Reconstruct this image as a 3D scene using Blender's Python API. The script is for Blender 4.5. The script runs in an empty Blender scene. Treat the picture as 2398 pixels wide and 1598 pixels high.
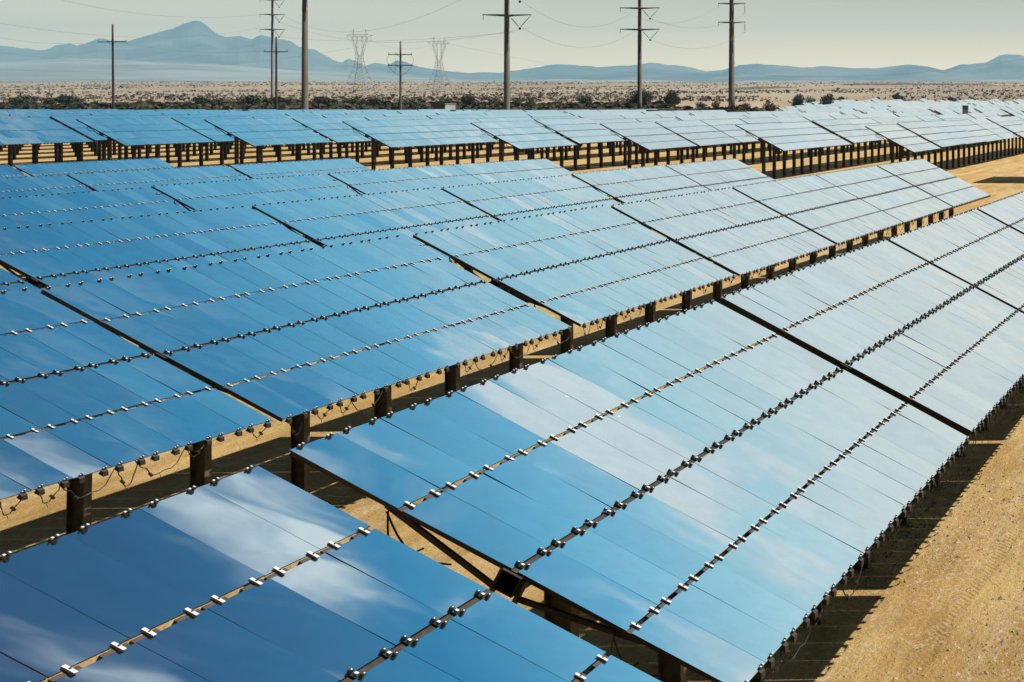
import bpy, bmesh, math, random
from math import sin, cos, tan, radians, pi, sqrt
from mathutils import Vector, Matrix, Euler, noise
random.seed(11)
S = bpy.context.scene
COL = S.collection

# ------------------------------------------------------------------ camera
F, CU, CV = 2815.0, 2965.0, 250.0          # focal length and principal point in photo pixels
W0, H0 = 2398.0, 1598.0
cam = bpy.data.cameras.new('camera')
cam.sensor_width = 36.0; cam.lens = F / W0 * 36.0
cam.shift_x = -(CU - W0 / 2) / W0
cam.shift_y = -(H0 / 2 - CV) / W0
cam.clip_start = 0.1; cam.clip_end = 90000
co = bpy.data.objects.new('camera', cam); COL.objects.link(co)
co.location = (0, 0, 0); co.rotation_euler = (radians(90), 0, 0)
S.camera = co

# ------------------------------------------------------------------ sky, sun, exposure
SUN_DIR = Vector((0.54, 0.085, 1.0)).normalized()
elev = math.asin(SUN_DIR.z); azim = math.atan2(SUN_DIR.x, SUN_DIR.y)
w = bpy.data.worlds.new("World"); S.world = w; w.use_nodes = True
nt = w.node_tree; N = nt.nodes; L = nt.links
for n in list(N): N.remove(n)
out = N.new('ShaderNodeOutputWorld'); bg = N.new('ShaderNodeBackground'); L.new(bg.outputs[0], out.inputs[0])
sky = N.new('ShaderNodeTexSky'); sky.sky_type = 'NISHITA'; sky.sun_disc = False
sky.sun_elevation = elev; sky.sun_rotation = azim; sky.air_density = 1.0; sky.dust_density = 0.6; sky.ozone_density = 2.0
def math_node(nodes, links, op, a, b=None, clamp=False):
    m = nodes.new('ShaderNodeMath'); m.operation = op; m.use_clamp = clamp
    for i, v in enumerate((a, b)):
        if v is None: continue
        if isinstance(v, (int, float)): m.inputs[i].default_value = v
        else: links.new(v, m.inputs[i])
    return m.outputs[0]
def wm(op, a, b=None, clamp=False): return math_node(N, L, op, a, b, clamp)
tc = N.new('ShaderNodeTexCoord'); sp = N.new('ShaderNodeSeparateXYZ'); L.new(tc.outputs['Generated'], sp.inputs[0])
dz = wm('MAXIMUM', sp.outputs[2], 0.0)
dd = wm('ADD', dz, 0.10)
cx_ = wm('DIVIDE', sp.outputs[0], dd); cy_ = wm('DIVIDE', sp.outputs[1], dd)
cmb = N.new('ShaderNodeCombineXYZ'); L.new(cx_, cmb.inputs[0]); L.new(cy_, cmb.inputs[1])
def streaks(rot, scale, loc, detail, rough, dist, lo, hi):
    a = N.new('ShaderNodeMapping'); a.inputs['Rotation'].default_value = (0, 0, rot); L.new(cmb.outputs[0], a.inputs[0])
    b_ = N.new('ShaderNodeMapping'); b_.inputs['Scale'].default_value = scale; b_.inputs['Location'].default_value = loc; L.new(a.outputs[0], b_.inputs[0])
    n_ = N.new('ShaderNodeTexNoise'); n_.inputs['Scale'].default_value = 1.0; n_.inputs['Detail'].default_value = detail; n_.inputs['Roughness'].default_value = rough
    n_.inputs['Distortion'].default_value = dist; L.new(b_.outputs[0], n_.inputs['Vector'])
    r_ = N.new('ShaderNodeMapRange'); r_.interpolation_type = 'SMOOTHSTEP'; r_.inputs['From Min'].default_value = lo; r_.inputs['From Max'].default_value = hi; L.new(n_.outputs[0], r_.inputs['Value'])
    return r_.outputs[0]
st1 = streaks(radians(-45), (3.0, 9.0, 1), (2.0, 5.3, 0), 6, 0.48, 0.9, 0.46, 0.66)
st2 = streaks(radians(-38), (1.9, 5.0, 1), (7.0, 1.3, 3.0), 5, 0.5, 0.9, 0.40, 0.60)
st3 = streaks(radians(-50), (3.5, 22.0, 1), (1.0, 2.3, 8.0), 4, 0.55, 0.9, 0.48, 0.72)
cloudf = wm('ADD', wm('ADD', wm('MULTIPLY', wm('MULTIPLY', st1, st2), 1.12), wm('MULTIPLY', wm('MULTIPLY', st3, st2), 0.22)), wm('MULTIPLY', st2, 0.015), True)
low = N.new('ShaderNodeMapRange'); low.inputs['From Min'].default_value = 0.10; low.inputs['From Max'].default_value = 0.22; L.new(dz, low.inputs['Value'])
cloudf = wm('MULTIPLY', cloudf, low.outputs[0])
# colour of the clear sky, deepened overhead the way the photograph records it
SKY_STR = 0.10
ramp = N.new('ShaderNodeValToRGB'); L.new(dz, ramp.inputs[0]); e = ramp.color_ramp.elements
def rc(c): return (c[0] / 5, c[1] / 5, c[2] / 5, 1)
e[0].position = 0.0; e[0].color = rc((4.4, 3.4, 2.65))
e[1].position = 1.0; e[1].color = rc((0.03, 0.25, 0.6))
for p, c in ((0.045, (3.3, 2.1, 1.30)), (0.09, (1.75, 1.06, 0.62)), (0.139, (3.6, 2.3, 1.52)), (0.276, (4.8, 3.05, 1.76)), (0.407, (5.0, 3.6, 2.12)), (0.485, (3.4, 3.6, 2.35)), (0.56, (1.15, 2.6, 2.2)), (0.63, (0.03, 1.3, 1.5)), (0.707, (0.0, 0.50, 0.78)), (0.80, (0.02, 0.3, 0.6))):
    q = e.new(p); q.color = rc(c)
mx = N.new('ShaderNodeMix'); mx.data_type = 'RGBA'; mx.blend_type = 'MULTIPLY'; mx.inputs[0].default_value = 1.0
L.new(sky.outputs[0], mx.inputs[6]); L.new(ramp.outputs[0], mx.inputs[7])
vs = N.new('ShaderNodeVectorMath'); vs.operation = 'SCALE'; vs.inputs['Scale'].default_value = 5.0; L.new(mx.outputs[2], vs.inputs[0])
mc = N.new('ShaderNodeMix'); mc.data_type = 'RGBA'
L.new(vs.outputs[0], mc.inputs[6])
L.new(cloudf, mc.inputs[0]); mc.inputs[7].default_value = (8.0, 9.1, 9.6, 1)
dim = N.new('ShaderNodeMapRange'); dim.inputs['From Min'].default_value = 0.35; dim.inputs['From Max'].default_value = 0.69; dim.inputs['To Min'].default_value = 0.05; L.new(sp.outputs[1], dim.inputs['Value'])
vd = N.new('ShaderNodeVectorMath'); vd.operation = 'SCALE'; L.new(dim.outputs[0], vd.inputs['Scale']); L.new(mc.outputs[2], vd.inputs[0])
L.new(vd.outputs[0], bg.inputs[0]); bg.inputs[1].default_value = SKY_STR
sl = bpy.data.lights.new('sun', 'SUN'); sl.energy = 5.0; sl.angle = radians(0.5); sl.color = (1.0, 0.93, 0.82)
so = bpy.data.objects.new('sun', sl); COL.objects.link(so); so.location = (0, 0, 60)
so.rotation_euler = SUN_DIR.to_track_quat('Z', 'Y').to_euler()
S.view_settings.view_transform = 'Standard'; S.view_settings.look = 'None'; S.view_settings.exposure = 0.34; S.view_settings.gamma = 1.0
S.render.engine = 'CYCLES'
S.cycles.max_bounces = 5; S.cycles.diffuse_bounces = 0; S.cycles.glossy_bounces = 4; S.cycles.volume_bounces = 0

# ------------------------------------------------------------------ materials
def mat(name, col, rough=0.6, metal=0.0, spec=0.5, noise_s=None, col2=None, bump=0.0, bscale=20.0, detail=4, fac=(0.35, 0.65), stretch=None):
    m = bpy.data.materials.new(name); m.use_nodes = True
    n, l = m.node_tree.nodes, m.node_tree.links
    b = n['Principled BSDF']
    b.inputs['Base Color'].default_value = (*col, 1); b.inputs['Roughness'].default_value = rough
    b.inputs['Metallic'].default_value = metal; b.inputs['Specular IOR Level'].default_value = spec
    t = n.new('ShaderNodeTexCoord'); vec = t.outputs['Object']
    if stretch:
        q = n.new('ShaderNodeMapping'); q.inputs['Scale'].default_value = stretch; l.new(vec, q.inputs[0]); vec = q.outputs[0]
    if noise_s:
        x = n.new('ShaderNodeTexNoise'); x.inputs['Scale'].default_value = noise_s; x.inputs['Detail'].default_value = detail; l.new(vec, x.inputs['Vector'])
        r = n.new('ShaderNodeValToRGB'); l.new(x.outputs[0], r.inputs[0])
        r.color_ramp.elements[0].position = fac[0]; r.color_ramp.elements[1].position = fac[1]
        r.color_ramp.elements[0].color = (*col, 1); r.color_ramp.elements[1].color = (*(col2 or col), 1)
        l.new(r.outputs[0], b.inputs['Base Color'])
    if bump:
        x = n.new('ShaderNodeTexNoise'); x.inputs['Scale'].default_value = bscale; x.inputs['Detail'].default_value = 5; l.new(vec, x.inputs['Vector'])
        u = n.new('ShaderNodeBump'); u.inputs['Strength'].default_value = bump; u.inputs['Distance'].default_value = 0.02
        l.new(x.outputs[0], u.inputs['Height']); l.new(u.outputs[0], b.inputs['Normal'])
    return m

def glass_mat():
    # thin-film module glass: a dark absorber under a strongly reflecting blue coating, a little dust
    m = bpy.data.materials.new('module_glass'); m.use_nodes = True
    n, l = m.node_tree.nodes, m.node_tree.links
    for x in list(n): n.remove(x)
    o = n.new('ShaderNodeOutputMaterial'); mix = n.new('ShaderNodeMixShader')
    p = n.new('ShaderNodeBsdfPrincipled'); g = n.new('ShaderNodeBsdfAnisotropic') if False else n.new('ShaderNodeBsdfGlossy')
    p.inputs['Base Color'].default_value = (0.003, 0.008, 0.012, 1); p.inputs['Roughness'].default_value = 0.4
    g.inputs['Roughness'].default_value = 0.012
    oi = n.new('ShaderNodeObjectInfo'); tr = n.new('ShaderNodeValToRGB'); l.new(oi.outputs['Random'], tr.inputs[0]); l.new(tr.outputs[0], g.inputs['Color'])
    tr.color_ramp.elements[0].color = (0.86, 0.92, 0.95, 1); tr.color_ramp.elements[1].color = (0.97, 1.0, 1.0, 1)
    fr = n.new('ShaderNodeFresnel'); fr.inputs[0].default_value = 3.2
    mr = n.new('ShaderNodeMapRange'); l.new(fr.outputs[0], mr.inputs['Value'])
    mr.inputs['From Min'].default_value = 0.25; mr.inputs['From Max'].default_value = 0.75; mr.inputs['To Min'].default_value = 0.60; mr.inputs['To Max'].default_value = 0.96
    t = n.new('ShaderNodeTexCoord'); wv = n.new('ShaderNodeTexNoise'); wv.inputs['Scale'].default_value = 1.3; wv.inputs['Detail'].default_value = 1
    geo = n.new('ShaderNodeNewGeometry'); l.new(geo.outputs['Position'], wv.inputs['Vector'])
    bp = n.new('ShaderNodeBump'); bp.inputs['Strength'].default_value = 0.16; bp.inputs['Distance'].default_value = 0.012
    l.new(wv.outputs[0], bp.inputs['Height']); l.new(bp.outputs[0], g.inputs['Normal'])
    dn = n.new('ShaderNodeTexNoise'); dn.inputs['Scale'].default_value = 3.0; dn.inputs['Detail'].default_value = 8; dn.inputs['Roughness'].default_value = 0.65; l.new(geo.outputs['Position'], dn.inputs['Vector'])
    dr = n.new('ShaderNodeMapRange'); dr.inputs['From Min'].default_value = 0.35; dr.inputs['From Max'].default_value = 0.75; dr.inputs['To Min'].default_value = 1.0; dr.inputs['To Max'].default_value = 0.90; l.new(dn.outputs[0], dr.inputs['Value'])
    vo = n.new('ShaderNodeTexVoronoi'); vo.inputs['Scale'].default_value = 1.7; l.new(geo.outputs['Position'], vo.inputs['Vector'])
    sc_ = n.new('ShaderNodeSeparateColor'); l.new(vo.outputs['Color'], sc_.inputs[0])
    wob = math_node(n, l, 'MULTIPLY', dn.outputs[0], 0.07)
    spot = math_node(n, l, 'MULTIPLY', math_node(n, l, 'LESS_THAN', vo.outputs['Distance'], wob), math_node(n, l, 'GREATER_THAN', sc_.outputs[0], 0.86))
    keep = math_node(n, l, 'SUBTRACT', 1.0, math_node(n, l, 'MULTIPLY', spot, 0.75))
    bc = n.new('ShaderNodeMix'); bc.data_type = 'RGBA'; l.new(spot, bc.inputs[0]); bc.inputs[6].default_value = (0.003, 0.008, 0.012, 1); bc.inputs[7].default_value = (0.5, 0.5, 0.47, 1); l.new(bc.outputs[2], p.inputs['Base Color'])
    l.new(math_node(n, l, 'MULTIPLY', math_node(n, l, 'MULTIPLY', mr.outputs[0], dr.outputs[0]), keep), mix.inputs[0]); l.new(p.outputs[0], mix.inputs[1]); l.new(g.outputs[0], mix.inputs[2]); l.new(mix.outputs[0], o.inputs[0])
    return m
M = {}
M['glass'] = glass_mat()
M['edge'] = mat('module_edge', (0.012, 0.03, 0.03), 0.3)
M['steel'] = mat('weathered_steel', (0.10, 0.085, 0.065), 0.6, 0.3, noise_s=6, col2=(0.20, 0.17, 0.13), bump=0.2, bscale=40)
M['beam'] = mat('dark_beam', (0.05, 0.036, 0.03), 0.55, 0.2, noise_s=8, col2=(0.10, 0.075, 0.06))
M['alu'] = mat('aluminium_clip', (0.66, 0.66, 0.66), 0.5, 0.1, noise_s=30, col2=(0.84, 0.84, 0.84))
M['black'] = mat('black_rubber', (0.012, 0.011, 0.010), 0.5)
M['cable'] = mat('cable_black', (0.02, 0.018, 0.015), 0.5)
M['galv'] = mat('pole_galvanised', (0.20, 0.19, 0.165), 0.6, 0.2, noise_s=0.8, col2=(0.30, 0.285, 0.25), stretch=(1, 1, 0.2))
M['galvlight'] = mat('pole_galvanised_pale', (0.30, 0.34, 0.37), 0.6, 0.2, noise_s=1.2, col2=(0.40, 0.43, 0.45))
M['wood'] = mat('pole_creosote', (0.045, 0.030, 0.026), 0.85, noise_s=3, col2=(0.085, 0.058, 0.045), stretch=(3, 3, 0.3))
M['wood_grey'] = mat('pole_greyed', (0.13, 0.12, 0.11), 0.85, noise_s=3, col2=(0.2, 0.19, 0.17), stretch=(3, 3, 0.3))
M['band'] = mat('yellow_band', (0.55, 0.38, 0.03), 0.6)
M['ceramic'] = mat('insulator', (0.25, 0.26, 0.27), 0.4)
M['wire'] = mat('aluminium_conductor', (0.16, 0.165, 0.165), 0.6, 0.2)
M['lattice'] = mat('lattice_steel', (0.30, 0.32, 0.34), 0.6, 0.2)
M['tan'] = mat('painted_tan', (0.36, 0.26, 0.16), 0.6, noise_s=2, col2=(0.42, 0.31, 0.2))
M['pale'] = mat('painted_pale', (0.55, 0.55, 0.5), 0.5, noise_s=2, col2=(0.62, 0.62, 0.58))
M['canopy'] = mat('dark_canopy', (0.05, 0.045, 0.055), 0.7, noise_s=2, col2=(0.09, 0.085, 0.09))
M['bark'] = mat('bark', (0.10, 0.075, 0.05), 0.9, noise_s=4, col2=(0.16, 0.12, 0.09))

def leaf_mat(name, a, b):
    m = mat(name, a, 0.75, noise_s=0.9, col2=b, fac=(0.3, 0.7)); return m
M['leaf'] = leaf_mat('desert_leaf', (0.030, 0.040, 0.018), (0.085, 0.095, 0.045))
M['leafdark'] = leaf_mat('dark_leaf', (0.016, 0.024, 0.014), (0.045, 0.06, 0.03))
M['leafbrown'] = leaf_mat('brown_brush', (0.055, 0.038, 0.022), (0.12, 0.085, 0.05))
M['scrub'] = leaf_mat('grey_scrub', (0.10, 0.09, 0.075), (0.19, 0.165, 0.135))
M['mount'] = mat('mountain_rock_hazed', (0.04, 0.055, 0.08), 0.95, noise_s=0.0012, col2=(0.22, 0.22, 0.24), detail=8)  # blue cast of the distant haze mixed into the rock colour
M['stone'] = mat('gravel_stone', (0.26, 0.17, 0.08), 0.9, noise_s=3, col2=(0.52, 0.40, 0.25))

def sand_mat():
    m = bpy.data.materials.new('desert_sand'); m.use_nodes = True
    n, l = m.node_tree.nodes, m.node_tree.links; b = n['Principled BSDF']; b.inputs['Roughness'].default_value = 0.95; b.inputs['Specular IOR Level'].default_value = 0.1
    geo = n.new('ShaderNodeNewGeometry'); P = geo.outputs['Position']
    def no(scale, detail=5, st=None, rough=0.55, dist=0.0):
        v = P
        if st:
            q = n.new('ShaderNodeMapping'); q.inputs['Scale'].default_value = st; l.new(P, q.inputs[0]); v = q.outputs[0]
        x = n.new('ShaderNodeTexNoise'); x.inputs['Scale'].default_value = scale; x.inputs['Detail'].default_value = detail
        x.inputs['Roughness'].default_value = rough; x.inputs['Distortion'].default_value = dist; l.new(v, x.inputs['Vector']); return x.outputs[0]
    def rampf(v, a, c):
        r = n.new('ShaderNodeMapRange'); r.inputs['From Min'].default_value = a; r.inputs['From Max'].default_value = c; l.new(v, r.inputs['Value']); return r.outputs[0]
    def mixc(f, a, c):
        x = n.new('ShaderNodeMix'); x.data_type = 'RGBA'
        if isinstance(f, float): x.inputs[0].default_value = f
        else: l.new(f, x.inputs[0])
        for i, q in ((6, a), (7, c)):
            if isinstance(q, tuple): x.inputs[i].default_value = (*q, 1)
            else: l.new(q, x.inputs[i])
        return x.outputs[2]
    def mt(op, a, c=None, clamp=False): return math_node(n, l, op, a, c, clamp)
    spx = n.new('ShaderNodeSeparateXYZ'); l.new(P, spx.inputs[0])
    base = mixc(rampf(no(0.6, 6, (1.6, 0.5, 1)), 0.35, 0.65), (0.43, 0.265, 0.095), (0.60, 0.415, 0.17))
    grav = rampf(no(0.28, 6, (1.3, 0.6, 1), 0.65, 1.0), 0.47, 0.56)
    speck = rampf(no(11, 4, None, 0.75), 0.50, 0.62)
    gm = mt('MULTIPLY', grav, speck)
    c1 = mixc(mt('MULTIPLY', gm, 0.75), base, (0.66, 0.54, 0.37))
    dk = mt('MAXIMUM', rampf(no(14, 4, (1, 1, 1), 0.8), 0.57, 0.66), mt('MULTIPLY', rampf(no(0.9, 6, (1.2, .5, 1), 0.7), 0.55, 0.7), 0.45))
    c2 = mixc(mt('MULTIPLY', dk, 0.6), c1, (0.23, 0.14, 0.06))
    # pale compacted strips and crusted patches between the wheel marks
    strip = mt('MULTIPLY', rampf(no(0.5, 5, (2.2, 0.10, 1), 0.6), 0.50, 0.62), rampf(no(5, 4, (1, .6, 1), 0.7), 0.38, 0.60))
    c2 = mixc(mt('MULTIPLY', strip, 0.5), c2, (0.68, 0.55, 0.37))
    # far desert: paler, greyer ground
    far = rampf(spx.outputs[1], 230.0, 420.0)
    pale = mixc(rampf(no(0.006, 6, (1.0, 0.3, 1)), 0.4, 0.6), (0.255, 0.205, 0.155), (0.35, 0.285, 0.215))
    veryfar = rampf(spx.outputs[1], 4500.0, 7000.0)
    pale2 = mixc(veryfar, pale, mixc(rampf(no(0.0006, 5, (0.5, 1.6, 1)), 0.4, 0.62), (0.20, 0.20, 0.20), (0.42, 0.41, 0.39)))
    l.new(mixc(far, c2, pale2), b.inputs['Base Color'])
    # relief: pebbles, rippled loose sand, two wheel tracks running along the row
    h1 = no(9, 6, None, 0.7); h2 = no(1.7, 4, (1, 0.45, 1)); h3 = no(34, 3, None, 0.7)
    tr = mt('ABSOLUTE', mt('SUBTRACT', mt('ABSOLUTE', mt('SUBTRACT', spx.outputs[0], mt('ADD', mt('MULTIPLY', no(0.08, 1), 1.2), -4.9))), 0.85))
    trm = rampf(tr, 0.26, 0.14)
    tread = mt('SINE', mt('MULTIPLY', mt('ADD', spx.outputs[1], mt('MULTIPLY', tr, 1.0)), 48.0))
    hs = mt('ADD', mt('ADD', mt('MULTIPLY', h1, 1.0), mt('MULTIPLY', h2, 1.6)), mt('MULTIPLY', h3, 0.25))
    hs = mt('ADD', hs, mt('MULTIPLY', trm, mt('ADD', mt('MULTIPLY', tread, mt('MULTIPLY', rampf(no(0.6, 3), 0.35, 0.65), 0.14)), -0.25)))
    bp = n.new('ShaderNodeBump'); bp.inputs['Strength'].default_value = 1.0; bp.inputs['Distance'].default_value = 0.12
    l.new(hs, bp.inputs['Height']); l.new(bp.outputs[0], b.inputs['Normal'])
    return m
M['sand'] = sand_mat()

M['flap'] = mat('bracket_shaded', (0.022, 0.017, 0.012), 0.6, noise_s=20, col2=(0.05, 0.04, 0.03))  # darker than the beams, shade under the lower edge put into the colour
# ------------------------------------------------------------------ mesh helpers
class MB:
    def __init__(s): s.v = []; s.f = []; s.m = []; s.mats = []
    def mi(s, m):
        if m not in s.mats: s.mats.append(m)
        return s.mats.index(m)
    def box(s, lo, hi, m, X=None):
        a = [(x, y, z) for z in (lo[2], hi[2]) for y in (lo[1], hi[1]) for x in (lo[0], hi[0])]
        if X: a = [X(p) for p in a]
        k = len(s.v); s.v += a; i = s.mi(m)
        for q in ((0, 2, 3, 1), (4, 5, 7, 6), (0, 1, 5, 4), (2, 6, 7, 3), (0, 4, 6, 2), (1, 3, 7, 5)):
            s.f.append(tuple(k + t for t in q)); s.m.append(i)
    def quad(s, pts, m):
        k = len(s.v); s.v += [tuple(p) for p in pts]; s.f.append(tuple(range(k, k + len(pts)))); s.m.append(s.mi(m))
    def tube(s, pts, radii, m, n=8, caps=True):
        pts = [Vector(p) for p in pts]; i = s.mi(m)
        if not isinstance(radii, (list, tuple)): radii = [radii] * len(pts)
        k = len(s.v); up = Vector((0, 0, 1))
        for j, p in enumerate(pts):
            d = (pts[min(j + 1, len(pts) - 1)] - pts[max(j - 1, 0)]).normalized()
            a = d.cross(up if abs(d.z) < 0.9 else Vector((1, 0, 0))).normalized(); b = d.cross(a)
            for t in range(n):
                an = 2 * pi * t / n
                s.v.append(tuple(p + (a * cos(an) + b * sin(an)) * radii[j]))
        for j in range(len(pts) - 1):
            for t in range(n):
                s.f.append((k + j * n + t, k + j * n + (t + 1) % n, k + (j + 1) * n + (t + 1) % n, k + (j + 1) * n + t)); s.m.append(i)
        if caps:
            s.f.append(tuple(k + t for t in range(n))[::-1]); s.m.append(i)
            e_ = k + (len(pts) - 1) * n
            s.f.append(tuple(e_ + t for t in range(n))); s.m.append(i)
    def bar(s, a, b, wx, wy, m):
        # rectangular bar from a to b
        a = Vector(a); b = Vector(b); d = (b - a).normalized()
        u = d.cross(Vector((0, 1, 0)) if abs(d.y) < 0.9 else Vector((1, 0, 0))).normalized(); v = d.cross(u)
        k = len(s.v); i = s.mi(m)
        for p in (a, b):
            for su, sv in ((-1, -1), (1, -1), (1, 1), (-1, 1)): s.v.append(tuple(p + u * su * wx / 2 + v * sv * wy / 2))
        for q in ((0, 3, 2, 1), (4, 5, 6, 7), (0, 1, 5, 4), (1, 2, 6, 5), (2, 3, 7, 6), (3, 0, 4, 7)):
            s.f.append(tuple(k + t for t in q)); s.m.append(i)
    def mesh(s, name, smooth=False):
        me = bpy.data.meshes.new(name); me.from_pydata(s.v, [], s.f)
        for m in s.mats: me.materials.append(m)
        me.polygons.foreach_set('material_index', s.m)
        if smooth: me.polygons.foreach_set('use_smooth', [True] * len(s.f))
        me.update(); return me
def link(name, me, parent=None, loc=(0, 0, 0), rot=(0, 0, 0), label=None, cat=None, group=None, kind=None):
    o = bpy.data.objects.new(name, me); COL.objects.link(o); o.parent = parent; o.location = loc; o.rotation_euler = rot
    if label: o['label'] = label
    if cat: o['category'] = cat
    if group: o['group'] = group
    if kind: o['kind'] = kind
    return o

# ------------------------------------------------------------------ terrain
def lerp_tab(t, x):
    if x <= t[0][0]: return t[0][1]
    for (a, b), (c, d) in zip(t, t[1:]):
        if x <= c: return b + (d - b) * (x - a) / (c - a)
    return t[-1][1]
def smooth(a, b, x):
    t = min(1, max(0, (x - a) / (b - a))); return t * t * (3 - 2 * t)
GN = -8.33
def gz(x, y):
    near = GN
    fb = -6.72 + 0.0091 * min(max(-30 - x, -40), 75) + 0.0055 * (y - 107)
    t = smooth(84, 104, y)
    z = near * (1 - t) + fb * t
    if y > 212:
        uu = CU + F * x / y; q = smooth(1770, 1850, uu)
        r = smooth(6500, 12500, y)
        far = lerp_tab([(212, -5.48), (245, -4.0), (300, -1.6), (400, .7), (600, 4), (900, 9.5), (1500, 20.5), (2500, 47), (4000, 81), (6000, 121.5), (8000, 160), (20000, 380)], y)
        if q > 0 and y < 900: far = far * (1 - q) + q * lerp_tab([(212, -5.48), (300, -5.6), (400, -5.8), (590, -1.7), (640, 1.5), (900, 9.5)], y)
        far += r * (max(0.0, 1 - abs(uu - 150) / 1000.0)) ** 0.8 * 0.019 * y * smooth(6500, 12500, y)
        t2 = smooth(212, 260, y); z = z * (1 - t2) + far * t2
        if y > 7000: z += 45 * smooth(7000, 10000, y) * noise.fractal(Vector((x * .0006, y * .0012, 9)), 1, 2, 4)
        if y > 500: z += (noise.noise((x * .004, y * .002, 0)) * 3.0 + noise.noise((x * .0013, y * .0008, 5)) * 6.0) * smooth(500, 1500, y) * (0.4 if y > 3000 else 1)
    # low spoil bank by the cross road on the right
    z += 0.0 if y > 104 or y < 78 else 0.55 * math.exp(-((x + 14) / 5.5) ** 2 - ((y - 95) / 3.2) ** 2)
    return z
ys = []
y = -30.0
while y < 27000:
    ys.append(y)
    y += 1.6 if y < 115 else (6 if y < 260 else y * 0.035)
NX = 210
gv, gf = [], []
for y in ys:
    ye = max(y, 30)
    for i in range(NX + 1):
        t = i / NX
        x0, x1 = -1.25 * ye - 60, 0.35 * ye + 40
        x = x0 + (x1 - x0) * t
        gv.append((x, y, gz(x, y)))
for j in range(len(ys) - 1):
    for i in range(NX):
        a = j * (NX + 1) + i; gf.append((a, a + 1, a + NX + 2, a + NX + 1))
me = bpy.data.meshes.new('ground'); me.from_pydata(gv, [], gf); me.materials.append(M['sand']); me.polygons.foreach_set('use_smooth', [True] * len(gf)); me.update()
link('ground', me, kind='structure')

# ------------------------------------------------------------------ solar table parts (local origin on the ground under the table's centre line)
TILT = math.atan(0.535)
MS, MW = 1.20, 0.597                       # module length up the slope and width along the row
PITCH = 0.600
SL = [0.0, 1.252, 2.520, 3.772]            # start of each tier down the slope
TL = 4.972
TW = 15 * PITCH
HC = TL / 2 * cos(TILT)
TOPZ = 4.99                                # glass at the top edge above the ground
def PP(s, y, n=0.0):
    return (-HC + s * cos(TILT) + n * sin(TILT), y, TOPZ - s * sin(TILT) + n * cos(TILT))
def TX(p): return PP(p[0], p[1], p[2])
# seams: a few wider than the rest
def seam(k): return (0.008 if k in (6, 10) else 0.0)
YOF = [PITCH * (k + .5) + sum(seam(j) for j in range(k + 1)) for k in range(15)]
TW = YOF[-1] + PITCH / 2
# module
b = MB(); b.box((-MS / 2, -MW / 2 + .0005, -.012), (MS / 2, MW / 2 - .0005, 0), M['glass']); mod_me = b.mesh('solar_module')
mod_me.materials.append(M['edge'])
for p in mod_me.polygons: p.material_index = 0 if p.normal.z > .9 else 1
# clips
def rail_clip():
    b = MB(); b.box((-.052, -.0145, .005), (.052, .0145, .017), M['alu']); b.box((-.007, -.007, .0175), (.007, .007, .023), M['black'])
    b.box((-.044, -.019, -.012), (.044, .019, .0045), M['black']); b.box((-.018, -.12, -.06), (.018, .09, -.0125), M['beam']); return b.mesh('module_clip')
def edge_clip(sgn):
    # sgn +1: module lies down-slope of the clip (top edge), -1: up-slope (bottom edge)
    b = MB(); X = lambda p: (p[0] * sgn * .8, p[1] * .8, p[2] * .8 + .001)
    b.box((-.012, -.030, -.03), (.026, .030, .010), M['black'], X)
    b.box((-.004, -.034, .0105), (.016, -.010, .032), M['alu'], X)
    b.box((.000, -.004, .0105), (.034, .030, .040), M['black'], X)
    b.box((-.002, .012, .0405), (.022, .030, .046), M['alu'], X)
    if sgn < 0:
        # bent bracket flap hanging under the lower edge
        k = [(.000, -.055, -.004), (.040, -.050, -.016), (.070, -.036, -.085), (-.015, -.045, -.08)]
        k2 = [(p[0], p[1] + .085, p[2]) for p in k]
        b.quad(k, M['flap']); b.quad(k2[::-1], M['flap'])
        for i in range(4): b.quad([k[i], k2[i], k2[(i + 1) % 4], k[(i + 1) % 4]], M['flap'])
    return b.mesh('module_clip')
def mid_clip():
    b = MB(); X = None
    for sg in (-1, 1):
        b.box((sg * .046 - .017, -.018 + sg * .014, .002), (sg * .046 + .014, .012 + sg * .014, .030), M['black'])
        b.box((sg * .046 - .006, -.006 + sg * .014, .0305), (sg * .046 + .007, .006 + sg * .014, .034), M['alu'])
    b.box((-.013, -.024, .004), (.015, .004, .024), M['alu']); b.box((-.030, -.034, -.05), (.030, .034, -.0005), M['black']); return b.mesh('module_clip')
clip_me = {'top': edge_clip(1), 'r': rail_clip(), 'c': mid_clip(), 'bot': edge_clip(-1)}
CL = [('top', 0.0), ('r', 1.226), ('c', 2.486), ('r', 3.746), ('bot', TL)]
def clip_sites():
    o = []
    for k in range(15):
        for q in (-.18, .18):
            for c, s in CL: o.append((c, s, YOF[k] + q))
    return o
SITES = clip_sites()
def clip_batch(sites):
    b = MB(); ca, sa = cos(TILT), sin(TILT)
    for c, s, y in sites:
        m = clip_me[c]; k = len(b.v); o = PP(s, y, 0)
        for v in m.vertices:
            b.v.append((o[0] + v.co.x * ca + v.co.z * sa, o[1] + v.co.y, o[2] - v.co.x * sa + v.co.z * ca))
        for p in m.polygons:
            b.f.append(tuple(k + i for i in p.vertices)); b.m.append(b.mi(m.materials[p.material_index]))
    return b.mesh('module_clip')
all_clips_me = clip_batch(SITES)
POSTY = [0.78, 3.10, 5.42, 7.74]
def h_beam(b, x, y, z0, z1, dx=.28, dy=.15, t=.018, m=None):
    m = m or M['steel']
    b.box((x - dx / 2, y - dy / 2, z0), (x - dx / 2 + t, y + dy / 2, z1), m); b.box((x + dx / 2 - t, y - dy / 2, z0), (x + dx / 2, y + dy / 2, z1), m)
    b.box((x - dx / 2 + t, y - t / 2, z0), (x + dx / 2 - t, y + t / 2, z1), m)
SC = 2.486; BOXN = -.13
pc = PP(SC, 0, BOXN)
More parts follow.
